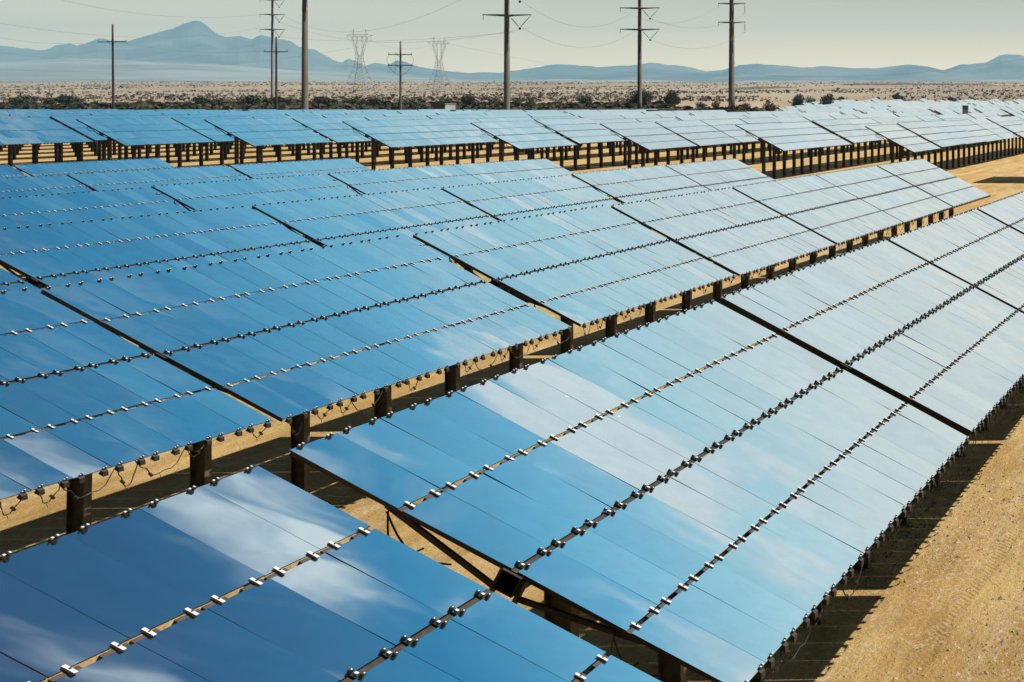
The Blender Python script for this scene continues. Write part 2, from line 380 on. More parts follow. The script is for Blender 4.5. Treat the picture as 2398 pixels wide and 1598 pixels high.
b = MB(); h_beam(b, 0, 0, -.3, pc[2] - .13); post_me = b.mesh('post')
# central box girder, open at the ends
b = MB(); h = .105; t = .012
for lo, hi in (((SC - h, 0, BOXN + h - t), (SC + h, TW, BOXN + h)), ((SC - h, 0, BOXN - h), (SC + h, TW, BOXN - h + t)), ((SC - h, 0, BOXN - h + t), (SC - h + t, TW, BOXN + h - t)), ((SC + h - t, 0, BOXN - h + t), (SC + h, TW, BOXN + h - t))):
    b.box((lo[0], -.03, lo[2]), (hi[0], TW + .03, hi[2]), M['flap'], TX)
girder_me = b.mesh('box_girder')
# rafter frame: channel under the glass and two struts back to the girder
def frame_me(depth, nm='rafter'):
    b = MB()
    b.box((.02, -.028, -.012 - depth), (TL - .02, -.020, -.012), M['beam'], TX); b.box((.02, -.020, -.018), (TL - .02, .028, -.012), M['beam'], TX); b.box((.02, -.020, -.012 - depth), (TL - .02, .028, -.006 - depth), M['beam'], TX)
    a = PP(SC, .04, -.40)
    b.bar(PP(1.05, .045, -.07), PP(SC - .12, .045, -.28), .05, .035, M['beam']); b.bar(PP(3.9, .045, -.07), PP(SC + .12, .045, -.28), .05, .035, M['beam'])
    b.box((SC - .14, -.02, -.34), (SC - .11, .07, -.02), M['steel'], TX); b.box((SC + .11, -.02, -.34), (SC + .14, .07, -.02), M['steel'], TX)
    return b.mesh(nm)
rafter_me = frame_me(.075); rafter_end_me = frame_me(.035); rafter_deep_me = frame_me(.06); rafter_big_me = frame_me(.10)
# bracket plate with push rod beside the second post
b = MB(); px, pz = .14, 2.45
pts = [(px, pz - .22), (px, pz + .20), (px + .34, pz + .20), (px + .40, pz + .02), (px + .56, pz + .02), (px + .58, pz - .10), (px + .42, pz - .24)]
fr_ = [(x, .03, z) for x, z in pts]; bk = [(x, .05, z) for x, z in pts]
b.quad(fr_, M['steel']); b.quad(bk[::-1], M['steel'])
for i in range(len(pts)): b.quad([fr_[i], bk[i], bk[(i + 1) % len(pts)], fr_[(i + 1) % len(pts)]], M['steel'])
b.box((px + .02, -.03, pz - .12), (px + .32, .029, pz + .17), M['steel'])
for hx, hz in ((px + .46, pz - .02), (px + .38, pz + .06), (px + .40, pz - .12)): b.tube([(hx, .015, hz), (hx, .029, hz)], .018, M['alu'], 6)
bracket_me = b.mesh('bracket_plate')
b = MB(); b.bar((px + .50, .07, pz - .08), (px + .66, .07, pz + .62), .10, .05, M['beam']); rod_me = b.mesh('push_rod')
# hanging cable loops
def cable_me(seed, span=0.38):
    r = random.Random(seed); b = MB()
    y0 = -span / 2; dep = r.uniform(.20, .40); s0 = TL - .03
    a = Vector(PP(s0, y0, -.03)); c = Vector(PP(s0, -y0, -.03)); pts = []
    for i in range(11):
        t = i / 10; p = a.lerp(c, t); p.z -= dep * 4 * t * (1 - t) * (1 + .5 * (t - .5) * r.choice((-1, 1))); p.x += .02 * sin(t * 9); pts.append(p)
    b.tube(pts, .008, M['cable'], 5)
    p = pts[r.choice((3, 7))]; b.tube([p + Vector((0, -.03, .028)), p + Vector((0, .02, -.028))], .020, M['cable'], 6)
    b.tube([pts[5], pts[5] + Vector((.01, .01, -.07))], .005, M['cable'], 4)
    return b.mesh('cable')
cables = [cable_me(i, (0.36, .36, .9)[i % 3]) for i in range(6)]
harness = []
for (s0, s1, n0) in ((1.1, 1.9, -.1), (3.6, 4.2, -.1)):
    for q in range(2):
        b = MB(); harness.append(b)
        pts = [Vector(PP(s0 + (s1 - s0) * t / 8 * (1 - .4 * q), .03 + .02 * q, n0 - (.16 + .1 * q) * sin(pi * t / 8) - .02 * t)) for t in range(9)]
        b.tube(pts, .010, M['cable'], 5)
        b.tube([pts[5] + Vector((-.03, 0, .03)), pts[5] + Vector((.03, 0, -.03))], .022, M['cable'], 6)
harness = [q.mesh('cable_harness') for q in harness]

# simplified far table meshes (every module still its own slightly tilted pane)
def far_tier(seed, tier, split=False):
    r = random.Random(seed); b = MB()
    for k in range(15):
        y = YOF[k]; a = r.gauss(0, .004); c = r.gauss(0, .005)
        s0 = SL[tier]; dn = lambda s, yy: a * (s - s0 - .6) + c * (yy - y)
        q = [(s0, y - .298), (s0 + MS, y - .298), (s0 + MS, y + .298), (s0, y + .298)]
        b.quad([PP(s, yy, dn(s, yy)) for s, yy in q], M['glass'])
        b.quad([PP(s, yy, dn(s, yy) - .012) for s, yy in q][::-1], M['edge'])
        b.quad([PP(s0 + MS, y - .298, -.012 + dn(s0 + MS, y - .298)), PP(s0 + MS, y + .298, -.012 + dn(s0 + MS, y + .298)), PP(s0 + MS, y + .298, dn(s0 + MS, y + .298)), PP(s0 + MS, y - .298, dn(s0 + MS, y - .298))], M['edge'])
    return b
tier_me = [[far_tier(90 + v * 7 + t, t).mesh('module_tier') for t in range(4)] for v in range(5)]
b = MB()
for yy in [.03] + POSTY + [TW - .03]:
    b.box((.02, yy - .03, -.10), (TL - .02, yy + .03, -.013), M['beam'], TX)
    b.bar(PP(1.05, yy, -.10), PP(SC - .12, yy, -.28), .05, .035, M['beam']); b.bar(PP(3.9, yy, -.10), PP(SC + .12, yy, -.28), .05, .035, M['beam'])
b.box((SC - .105, 0, -.30), (SC + .105, TW, -.105), M['beam'], TX)
far_frame_me = b.mesh('support_frame')
far_table_me = []
for v in range(4):
    b = MB()
    for t in range(4):
        q = far_tier(300 + v * 9 + t, t); k = len(b.v); b.v += q.v
        for f_, m_ in zip(q.f, q.m): b.f.append(tuple(k + i for i in f_)); b.m.append(b.mi(q.mats[m_]))
    for yy in POSTY: b.box((-.14, yy - .07, -.4), (.14, yy + .07, pc[2] - .1), M['steel'])
    b.box((SC - .105, 0, -.30), (SC + .105, TW, -.105), M['beam'], TX)
    far_table_me.append(b.mesh('solar_table'))

ORD = ['first', 'second', 'third', 'fourth', 'fifth', 'sixth', 'seventh', 'eighth', 'ninth', 'tenth', 'eleventh', 'twelfth', 'thirteenth', 'fourteenth', 'fifteenth', 'sixteenth', 'seventeenth', 'eighteenth', 'nineteenth', 'twentieth', 'twenty-first', 'twenty-second', 'twenty-third', 'twenty-fourth', 'twenty-fifth']
def proj(p): return (CU + F * p[0] / p[1], CV - F * p[2] / p[1])
def in_view(x, y0, z):
    pts = []
    for yy in (y0, y0 + TW / 3, y0 + 2 * TW / 3, y0 + TW):
        if yy < 2: continue
        for s in (0, TL / 2, TL):
            p = PP(s, 0, 0); pts.append(proj((x + p[0], yy, z + p[2])))
    if not pts: return False
    us = [p[0] for p in pts]; vs = [p[1] for p in pts]
    return max(us) > 2 and min(us) < 2396 and max(vs) > 0 and min(vs) < 1596

def near_table(x, y0, lab, row, clips, rr, i_):
    z = GN + (({0: -.055, 1: 0.0, 2: .02}.get(i_, .015)) if row == 0 else rr.gauss(0, .008 if row == 1 else .018) + (.03 if row == 1 and i_ < 3 else 0))
    root = link('solar_table', None, None, (x, y0, z), (rr.gauss(0, .0004 if row == 0 else .0015), 0, 0), lab, 'solar table', 'solar tables in the near block')
    if row == 1 and y0 < 13: root.location.z = GN + .27; root.rotation_euler.x = -.021
    for t in range(4):
        for k in range(15):
            s = SL[t] + MS / 2
            link('solar_module', mod_me, root, PP(s, YOF[k], 0), (rr.gauss(0, .0055), TILT + rr.gauss(0, .0042), 0))
    if clips:
        st = sorted(SITES, key=lambda q: q[2] if clips == 'low' else -q[2])
        for c, s, y in st[:100]: link('module_clip', clip_me[c], root, PP(s, y, 0), (0, TILT, 0))
        link('module_clip', clip_batch(st[100:]), root, kind='stuff')
    else: link('module_clip', all_clips_me, root, kind='stuff')
    for y in POSTY: link('post', post_me, root, (0, y, 0))
    link('box_girder', girder_me, root)
    for y in POSTY: link('rafter', rafter_me, root, (0, y, 0))
    link('rafter', rafter_big_me if (row == 0 and i_ == 2) else (rafter_deep_me if i_ > 1 or row > 0 else rafter_end_me), root, (0, .03, 0)); link('rafter', rafter_deep_me if row else rafter_end_me, root, (0, TW - .06, 0))
    link('bracket_plate', bracket_me, root, (0, POSTY[1], 0)); link('push_rod', rod_me, root, (0, POSTY[1], 0))
    if y0 < 60:
        for k in range(15):
            if rr.random() < .62: link('cable', cables[rr.randrange(6)], root, (0, YOF[k] + rr.uniform(-.05, .05), 0))
        [link('cable_harness', q, root) for q in harness]
    return root

ROWX = [-9.5, -22.14, -34.3, -46.75, -59.0, -71.3, -83.6, -95.9]       # top edge of each row
START1 = [2.32, 11.69, 20.95, 30.2, 39.5, 48.75, 58.0]
START2 = [12.43, 21.73, 31.2, 40.62, 49.86, 59.07, 68.4]
START3 = [12.8, 22.1, 31.35, 40.65, 50.0, 59.35, 68.6]
START4 = [22.3, 31.6, 41.0, 50.4, 59.9, 69.0]
STARTN = [77.65 - 9.27 * k for k in range(1, 9)]
RN = ['front row', 'second row', 'third row', 'fourth row', 'fifth row', 'sixth row', 'seventh row', 'eighth row']
near_n = 0
for r, xt in enumerate(ROWX):
    x = xt + HC
    st = START1[:6] if r == 0 else {1: START2, 2: START3, 3: START4}.get(r) or sorted(s for s in STARTN if s > 2)
    vis = [s for s in st if in_view(x, s, GN)]
    for i, s in enumerate(vis):
        rr = random.Random(r * 100 + int(s))
        n = len(vis)
        cl = None
        if s < 33: cl = 'high' if (r == 0 and i == 0) else 'low'
        if r == 0: lab = ['blue solar table cut off by the lower left corner, nearest in the front row', 'large solar table in the centre of the foreground, front row', 'pale solar table of the front row right after the thick beam, reaching the right side'][i] if i < 3 else f'pale solar table, {ORD[i]} from the near end of the front row, at the right edge'
        elif i == n - 1: lab = f'solar table at the road end of the {RN[r]} from the front'
        else: lab = f'solar table, {ORD[i]} from the left picture edge in the {RN[r]} from the front'
        near_table(x, s, lab, r, cl, rr, i); near_n += 1

# block beyond the dirt road
FX = [-19.0] + [-19.6 - 11.7 * k for k in range(1, 20)]                      # lower-edge X of each row at its road end
indiv = near_n; rest = []
FARY = 107.0
for r, xb in enumerate(FX):
    x = xb - HC
    for i in range(11):
        s = FARY + 9.27 * i + (0.35 * (r % 3 - 1) if i == 0 else 0)
        z = gz(x, s + 4.6)
        if not in_view(x, s, z): continue
        rr = random.Random(5000 + r * 50 + i)
        pitch = math.atan2(gz(x, s + TW) - gz(x, s), TW) + rr.gauss(0, .002)
        z = gz(x, s) + rr.gauss(0, .05)
        if i == 0: lab = f'solar table on tall posts at the road end of the {ORD[r]} far row from right'
        else: lab = f'distant solar table, {ORD[i]} back from the road, {ORD[r]} far row from right'
        root = link('solar_table', None, None, (x, s, z), (pitch, 0, 0), lab, 'solar table', 'solar tables beyond the dirt road'); indiv += 1
        v = rr.randrange(5)
        for t in range(4): link('module_tier', tier_me[v][t], root)
        link('support_frame', far_frame_me, root)
        for y in POSTY: link('post', post_me, root, (0, y, 0))
        if i < 4:
            link('module_clip', all_clips_me, root, kind='stuff')
            link('bracket_plate', bracket_me, root, (0, POSTY[1], 0)); link('push_rod', rod_me, root, (0, POSTY[1], 0))
            for q in harness: link('cable_harness', q, root)

# third block far right, on the rising ground
cand = []
for r in range(13):
    x = -72 - 11.9 * r
    for i in range(21):
        s = 395 + 9.6 * i
        uu = CU + F * (x - HC) / s
        if uu < 1812 or s > 425 + (uu - 1812) / 150 * 175: continue
        z = gz(x, s)
        if not in_view(x, s, z): continue
        cand.append((x, s, z, r, i))
cand.sort(key=lambda q: q[1])
room = max(0, 296 - indiv)
for (x, s, z, r, i) in cand[:room]:
    rr = random.Random(9000 + r * 50 + i)
    link('solar_table', far_table_me[rr.randrange(4)], None, (x, s, z + rr.gauss(0, .25)), (math.atan2(gz(x, s + 9) - z, 9) + rr.gauss(0, .008), 0, 0),
         f'tiny solar table, {ORD[i]} back in the {ORD[r]} row from right beneath the bluffs', 'solar table', 'solar tables on the far rise at the right')
b = MB()
for (x, s, z, r, i) in cand[room:]:
    rr = random.Random(9000 + r * 50 + i); m = far_table_me[rr.randrange(4)]; k = len(b.v); dz_ = rr.gauss(0, .25); sl_ = (gz(x, s + 9) - z) / 9 + rr.gauss(0, .008)
    b.v += [(x + v.co.x, s + v.co.y, z + dz_ + v.co.z + v.co.y * sl_) for v in m.vertices]
    for p in m.polygons: b.f.append(tuple(k + q for q in p.vertices)); b.m.append(b.mi(m.materials[p.material_index]))
if cand[room:]:
    link('distant_solar_tables', b.mesh('distant_solar_tables'), label='mass of tiny pale solar tables at the far edge of the plant, upper right', cat='solar tables', kind='stuff')
print('tables near', near_n, 'indiv', indiv, 'cand', len(cand), 'room', room)

# ------------------------------------------------------------------ poles, towers, wires
def U2X(u, Y): return (u - CU) * Y / F
def V2Z(v, Y): return (CV - v) * Y / F
def insul_v(b, xa, xb, z, y, drop):
    xm = (xa + xb) / 2
    for xx in (xa, xb):
        a = Vector((xx, y, z)); c = Vector((xm, y, z - drop)); b.tube([a, c], .035, M['ceramic'], 5)
        for k in range(5, 16):
            p = a.lerp(c, k / 18); b.tube([p, p + (c - a).normalized() * .05], .10, M['ceramic'], 6)
    b.tube([(xm, y - .05, z - drop - .15), (xm, y + .05, z - drop - .15)], .22, M['ceramic'], 8)
def steel_pole(u, Y, dbase, dtop, arms, aw, topv, lab, m='galv', bandv=None, vins=True, skew=1.0, strings=False):
    x = U2X(u, Y); z0 = gz(x, Y) - .3
    root = link('steel_transmission_pole', None, None, (x, Y, z0), (0, 0, 0), lab, 'power pole', 'steel transmission poles')
    zt = V2Z(topv, Y) - z0
    b = MB(); n = 10
    b.tube([(0, 0, zt * k / n) for k in range(n + 1)], [(dbase + (dtop - dbase) * k / n) / 2 for k in range(n + 1)], M[m], 12); link('pole_shaft', b.mesh('pole_shaft', True), root)
    if bandv is not None:
        zb = V2Z(bandv, Y) - z0; r = (dbase + (dtop - dbase) * zb / zt) / 2 + .02
        b = MB(); b.tube([(0, 0, zb - .22), (0, 0, zb + .22)], r, M['band'], 12); link('marker_band', b.mesh('marker_band'), root)
    pts = []
    for av in arms:
        za = V2Z(av, Y) - z0
        b = MB(); hw = aw * Y / F / 2
        for sg in (-1, 1): b.tube([(0, 0, za - .05), (sg * hw, 0, za + .10)], [.24, .09], M[m], 8)
        a = link('cross_arm', b.mesh('cross_arm'), root)
        q = MB()
        if strings:
            for xx in (hw * .98,):
                q.tube([(xx, 0, za), (xx, 0, za - 2.6)], .04, M['ceramic'], 5)
                for k in range(4, 22): q.tube([(xx, 0, za - .1 * k), (xx, 0, za - .1 * k - .05)], .10, M['ceramic'], 6)
                q.tube([(xx - .9, .6, za - 2.7), (xx, 0, za - 2.6), (xx + .2, -.6, za - 2.7)], .03, M['ceramic'], 4)
        elif vins: insul_v(q, .35, hw * .98, za, 0, 2.35)
        q.tube([(-hw * .97, 0, za), (-hw * .97, 0, za - .9)], .05, M['ceramic'], 5)
        link('insulator_string', q.mesh('insulator_string'), a)
        pts.append((x - hw, x + hw, x + (.35 + hw * .98) / 2, z0 + za))
    return pts
p1 = steel_pole(714, 222, 1.10, .62, [-36, -98], 112, -210, 'thick grey steel pole on the left with a yellow band, crossing the mountain foot', bandv=22, m='galv')
p2 = steel_pole(638, 400, 0.90, .55, [0, 34.5, 69.5], 59.5, -60, 'slim pale steel pole with three visible arms, directly beside a dark wooden pole', m='galvlight')
p3 = steel_pole(1187, 224, 1.06, .62, [36, -27, -90], 114.5, -200, 'tall grey steel pole in mid picture with one wide arm and yellow band', bandv=74)
p4 = steel_pole(1498, 282, 1.00, .60, [19.5, 69.5, -31], 93.5, -130, 'grey steel pole with two wide arms rising between the two dark round trees', bandv=100)
p5 = steel_pole(1713.5, 318, 1.62, .85, [9, 53, -35], 63, -110, 'thickest grey steel pole at the right, with short arms and hanging strings', bandv=89, vins=False, strings=True)
def wood_pole(u, Y, d, topv, arms, lab, m='wood', lean=0.0, jump=False):
    x = U2X(u, Y); z0 = gz(x, Y) - .3; zt = V2Z(topv, Y) - z0
    root = link('wooden_utility_pole', None, None, (x, Y, z0), (0, lean, 0), lab, 'power pole')
    b = MB(); n = 8; b.tube([(0, 0, zt * k / n) for k in range(n + 1)], [d / 2 * (1 - .35 * k / n) for k in range(n + 1)], M[m], 9); link('pole_shaft', b.mesh('pole_shaft', True), root)
    for av, aw in arms:
        za = V2Z(av, Y) - z0; hw = aw * Y / F / 2
        b = MB(); b.box((-hw, -.16, za - .08), (hw, -.04, za + .08), M[m])
        for sg in (-1, 1): b.bar((0, -.10, za - .55), (sg * hw * .35, -.10, za - .06), .04, .04, M[m])
        a = link('cross_arm', b.mesh('cross_arm'), root)
        for xx in (-hw * .97, -hw * .35, hw * .97):
            q = MB(); q.tube([(xx, -.1, za + .08), (xx, -.1, za + .42)], [.05, .03], M['ceramic'], 6); link('insulator', q.mesh('insulator'), a)
    if jump:
        q = MB(); (av1, aw1), (av2, aw2) = arms; za = V2Z(av1, Y) - z0; zb = V2Z(av2, Y) - z0; hw = aw2 * Y / F / 2
        for sg in (-1, 1):
            q.tube([(sg * hw * (.86 + .22 * sin(pi * t / 9)), -.1, za + (zb - za) * t / 9) for t in range(10)], .025, M['cable'], 5)
            q.tube([(sg * hw * (1 - t / 9), -.1, zb - 2.0 * sin(pi / 2 * t / 9)) for t in range(10)], .03, M['cable'], 5)
        q.tube([(-hw * (.45 - .1 * sin(pi * t / 9)), -.1, za + (zb - 1.5 - za) * t / 9) for t in range(10)], .02, M['cable'], 5)
        link('jumper_cable', q.mesh('jumper_cable'), root)
    return x, z0, zt
wood_pole(266, 240, .46, 57, [(98.5, 65.5)], 'dark wooden pole standing alone at the far left with a single cross arm', lean=-.010)
wood_pole(647, 250, .46, 86, [(121.5, 55.5)], 'short dark wooden pole in front of the slim pale steel pole')
wood_pole(938, 245, .48, 96, [(128, 55), (153.5, 58)], 'greyed wooden pole with two arms and looping jumper cables', m='wood_grey', jump=True)

def lattice(u, Y, topv, lab):
    x = U2X(u, Y); z0 = gz(x, Y); H = V2Z(topv, Y) - z0
    root = link('lattice_tower', None, None, (x, Y, z0), (0, 0, .25), lab, 'lattice tower', 'faint lattice towers')
    r = .088
    b = MB(); W = H * .16; zs = [0, .26, .42, .60]; ws = [W, W * .62, W * .34, W * .20]
    for i in range(3):
        for sx in (-1, 1):
            for sy in (-1, 1): b.tube([(sx * ws[i], sy * ws[i], zs[i] * H), (sx * ws[i + 1], sy * ws[i + 1], zs[i + 1] * H)], r * 1.3, M['lattice'], 4)
        nseg = (3, 2, 4)[i]
        for k in range(nseg):
            ta, tb = k / nseg, (k + 1) / nseg
            wa, wb = ws[i] + (ws[i + 1] - ws[i]) * ta, ws[i] + (ws[i + 1] - ws[i]) * tb; za, zb = (zs[i] + (zs[i + 1] - zs[i]) * ta) * H, (zs[i] + (zs[i + 1] - zs[i]) * tb) * H
            for sy in (-1, 1):
                b.tube([(-wa, sy * wa, za), (wb, sy * wb, zb)], r * .7, M['lattice'], 3); b.tube([(wa, sy * wa, za), (-wb, sy * wb, zb)], r * .7, M['lattice'], 3); b.tube([(-wb, sy * wb, zb), (wb, sy * wb, zb)], r * .7, M['lattice'], 3)
            for sx in (-1, 1): b.tube([(sx * wa, -wa, za), (sx * wb, wb, zb)], r * .7, M['lattice'], 3)
    link('tower_body', b.mesh('tower_body'), root)
    b = MB(); zw = .60 * H; hb = W * .95; zt = .88 * H
    for sx in (-1, 1):
        for sy in (-1, 1):
            b.tube([(sx * W * .2, sy * W * .2, zw), (sx * W * .62, sy * W * .12, zt)], r * 1.2, M['lattice'], 4)
            b.tube([(sx * W * .2, sy * W * .2, zw), (sx * W * .22, sy * W * .12, zt)], r, M['lattice'], 4)
        for k in range(4):
            ta = k / 4; tb = (k + 1) / 4
            b.tube([(sx * W * (.2 + .42 * ta), 0, zw + (zt - zw) * ta), (sx * W * (.2 + .02 * tb), 0, zw + (zt - zw) * tb)], r * .7, M['lattice'], 3)
        b.tube([(sx * W * .45, 0, zt), (sx * W * .5, 0, H)], r, M['lattice'], 4); b.tube([(sx * W * .62, 0, zt + .03 * H), (sx * W * .5, 0, H)], r, M['lattice'], 4)
    for zz in (zt, zt + .04 * H): b.tube([(-W * 1.05, 0, zt + .02 * H), (-W * .6, 0, zz), (W * .6, 0, zz), (W * 1.05, 0, zt + .02 * H)], r * 1.1, M['lattice'], 4)
    for k in range(-6, 6): b.tube([(k * W * .1, 0, zt), ((k + 1) * W * .1, 0, zt + .04 * H)], r * .7, M['lattice'], 3)
    link('tower_head', b.mesh('tower_head'), root)
    b = MB()
    for xx in (-.75, 0, .75):
        xa, xb = (xx - .22) * W, (xx + .22) * W; b.tube([(xa, 0, zt), ((xa + xb) / 2, 0, zt - .12 * H), (xb, 0, zt)], r * .8, M['ceramic'], 4)
    link('insulator_string', b.mesh('insulator_string'), root)
lattice(842, 760, 68, 'larger of the two lattice towers, left of the greyed wooden pole')
lattice(1028, 900, 87, 'fainter lattice tower to the right of the greyed wooden pole')

def wire(p0, p1, sag, r, lab, n=28):
    p0 = Vector(p0); p1 = Vector(p1); b = MB(); mid = (p0 + p1) / 2
    pts = []
    for i in range(n + 1):
        t = i / n; p = p0.lerp(p1, t); p.z -= 4 * sag * t * (1 - t); pts.append(p - mid)
    b.tube(pts, r * .7, M['wire'], 4)
    link('power_line', b.mesh('power_line'), None, mid, (0, 0, 0), lab, 'power line', 'power line conductors')
def uvp(u, v, Y): return (U2X(u, Y), Y, V2Z(v, Y))
wires = [
 ((-60, -60, 330), (610, 34, 400), 5.0, .035, 'long wire sagging across the sky from upper left to the pale pole'),
 ((660, 34, 400), (1130, -27, 224), 7.0, .03, 'wire dipping between the pale pole and the mid pole, upper one'),
 ((655, 52, 400), (1238, 66, 224), 4.5, .03, 'wire dipping from the pale pole to the insulators of the mid pole'),
 ((655, 86, 400), (1205, 75, 224), 1.6, .028, 'lowest wire running from the pale pole towards the mid pole'),
 ((1220, 64, 224), (1524, 43, 282), 5.2, .03, 'wire from the lower insulator of the mid pole to the two-armed pole'),
 ((1220, 2, 224), (1524, -8, 282), 6.0, .03, 'wire from above the mid pole sagging to the two-armed pole'),
 ((1524, 93, 282), (1746, 75, 318), 3.2, .03, 'wire between the two-armed pole and the thick right pole, lower one'),
 ((1524, 43, 282), (1746, 33, 318), 3.0, .03, 'wire between the two-armed pole and the thick right pole, upper one'),
 ((1452, 22, 282), (1686, 12, 318), 4.0, .03, 'wire from the left arm tip of the two-armed pole'),
 ((-80, 40, 260), (634, 60, 400), 4.2, .03, 'wire crossing the sky above the lone wooden pole at left'),
 ((-80, 70, 240), (266, 96, 240), 1.5, .02, 'thin wire running left from the lone wooden pole'),
 ((268, 96, 240), (620, 119, 250), 1.2, .02, 'thin wire crossing the mountain between the two dark wooden poles'),
 ((-80, 108, 240), (640, 92, 330), 4.5, .022, 'thin wire sagging across the front of the mountain'),
 ((1740, 172, 700), (2500, 120, 560), 6.0, .045, 'faint wire rising over the low hills at the right'),
 ((1250, 150, 800), (1740, 176, 700), 2.0, .045, 'faint wire low over the hills between the two right poles'),
 ((842, 83, 760), (1028, 98, 900), 7.0, .05, 'faint wire strung between the two lattice towers'),
 ((1028, 98, 900), (1900, 190, 1500), 14.0, .06, 'faint wire running right from the fainter lattice tower'),
 ((-200, 150, 700), (842, 110, 760), 9.0, .05, 'faint wire reaching the larger lattice tower from the left'),
]
for a, c, s, r, lab in wires: wire(uvp(*a), uvp(*c), s, r, lab)

# ------------------------------------------------------------------ vegetation
def foliage(b, lobes, n, size, m, rnd, flat=0.0):
    tot = sum(l[3] ** 2 for l in lobes)
    i = b.mi(m)
    for lb in lobes:
        cnt = int(n * lb[3] ** 2 / tot)
        for _ in range(cnt):
            d = Vector((rnd.gauss(0, 1), rnd.gauss(0, 1), rnd.gauss(0, 1))).normalized()
            rad = lb[3] * (rnd.random() ** .45) * (1 + .22 * noise.noise(d * 2.3 + Vector(lb[:3])))
            p = Vector(lb[:3]) + Vector((d.x * rad, d.y * rad, d.z * rad * lb[4]))
            if p.z < 0.03: continue
            a = Vector((rnd.gauss(0, 1), rnd.gauss(0, 1), rnd.gauss(0, 1))).normalized(); c = a.orthogonal().normalized(); e_ = a.cross(c)
            s = size * rnd.uniform(.5, 1.3); k = len(b.v)
            b.v += [tuple(p + c * s), tuple(p + e_ * s * .7), tuple(p - c * s), tuple(p - e_ * s * .7)]; b.f.append((k, k + 1, k + 2, k + 3)); b.m.append(i)
def shrub_mesh(seed, w, h, m, n=900, size=.14):
    r = random.Random(seed); b = MB(); lobes = []
    for _ in range(r.randint(5, 8)):
        a = r.uniform(0, 2 * pi); q = r.uniform(0, .55) * w / 2; rad = r.uniform(.28, .42) * w / 2 * 1.2
        lobes.append((cos(a) * q, sin(a) * q, r.uniform(.25, .62) * h, rad, r.uniform(.7, 1.0) * h / w * 1.1))
    foliage(b, lobes, n, size, m, r); return b.mesh('crown')
def stem_mesh(seed, h, w):
    r = random.Random(seed); b = MB()
    for _ in range(6):
        a = r.uniform(0, 2 * pi); q = r.uniform(.1, .35) * w
        b.tube([(0, 0, -.2), (cos(a) * q * .35, sin(a) * q * .35, h * .3), (cos(a) * q, sin(a) * q, h * .68)], [.09, .06, .02], M['bark'], 5)
    return b.mesh('stem')
kinds = [(shrub_mesh(1, 6, 3.6, M['leaf'], 1500, .17), stem_mesh(1, 3.6, 6)), (shrub_mesh(2, 7, 4.4, M['leafdark'], 1700, .18), stem_mesh(2, 4.4, 7)), (shrub_mesh(3, 5, 2.8, M['leafbrown'], 1000, .16), stem_mesh(3, 2.8, 5)), (shrub_mesh(4, 6.5, 4.0, M['leaf'], 1500, .17), stem_mesh(4, 4.0, 6.5))]
def shrub(u, vtop, Y, k, lab, wpx=None, name='desert_shrub', cat='shrub', grp='shrubs behind the panels'):
    x = U2X(u, Y); z = gz(x, Y); h = V2Z(vtop, Y) - z; base = (3.6, 4.4, 2.8, 4.0)[k]; bw = (6, 7, 5, 6.5)[k]
    sc = h / base; sx = (wpx * Y / F / bw) if wpx else sc
    root = link(name, None, None, (x, Y, z), (0, 0, random.uniform(0, 6)), lab, cat, grp)
    for nm, me_ in (('crown', kinds[k][0]), ('trunk', kinds[k][1])):
        o = link(nm, me_, root); o.scale = (sx * 1.25, sx * 1.25, sc * 1.22)
    return root
shrub_list = [
 (45, 224, 330, 0, 60, 'olive shrub nearest the left picture edge behind the panels'), (160, 221, 320, 1, 56, 'dark rounded shrub left of the lone wooden pole'), (118, 228, 350, 0, 40, 'small olive shrub between two darker shrubs at the far left'),
 (360, 231, 350, 3, 30, 'small shrub right of the lone wooden pole'), (475, 226, 330, 1, 44, 'dark low shrub midway between the lone wooden pole and the pale pole'), (512, 231, 335, 1, 34, 'small dark shrub touching a larger dark shrub'),
 (588, 221, 318, 0, 62, 'broad green shrub left of the pale steel pole'), (655, 224, 345, 1, 36, 'shrub behind the short wooden pole'), (765, 223, 320, 1, 52, 'dark shrub just right of the thick left steel pole'),
 (822, 228, 315, 0, 48, 'green shrub under the larger lattice tower'), (866, 227, 318, 1, 46, 'dark shrub between the lattice tower and the greyed pole'), (970, 226, 320, 3, 58, 'wide shrub right of the greyed wooden pole'),
 (1045, 230, 318, 0, 50, 'shrub behind the tan container'), (1100, 221, 322, 1, 40, 'tallest dark shrub right of the tan container'), (1205, 227, 330, 3, 36, 'shrub at the foot of the mid steel pole'),
 (1245, 233, 325, 0, 34, 'low shrub a little right of the mid steel pole'), (1300, 232, 330, 3, 40, 'low green shrub midway between the mid pole and the paired trees'), (1372, 223, 335, 0, 46, 'pointed green shrub left of the paired dark trees'), (1440, 236, 330, 2, 40, 'brown low shrub just left of the paired dark trees'),
 (1640, 238, 330, 2, 34, 'brown shrub left of the thick right pole'), (1676, 236, 335, 2, 30, 'brown tuft at the foot of the thick right pole'), (1745, 240, 320, 2, 40, 'reddish brown brush right of the thick right pole'), (1800, 238, 335, 2, 46, 'brown brush before the big shrubs at the right'),
 (1872, 219, 520, 0, 40, 'left one of the big grey-green shrubs near the far right tables'), (1905, 222, 520, 3, 36, 'middle one of the big grey-green shrubs near the far right tables'), (1938, 218, 520, 0, 38, 'right one of the big grey-green shrubs near the far right tables'), (1966, 224, 600, 1, 24, 'dark shrub at the corner of the far right tables'),
 (2102, 219, 640, 1, 34, 'dark shrub just above the far right tables'), (2228, 226, 640, 1, 24, 'small dark shrub above the far right tables near the picture edge')]
for (u, v, Y, k, wpx, lab) in shrub_list: shrub(u, v, Y, k, lab, wpx)
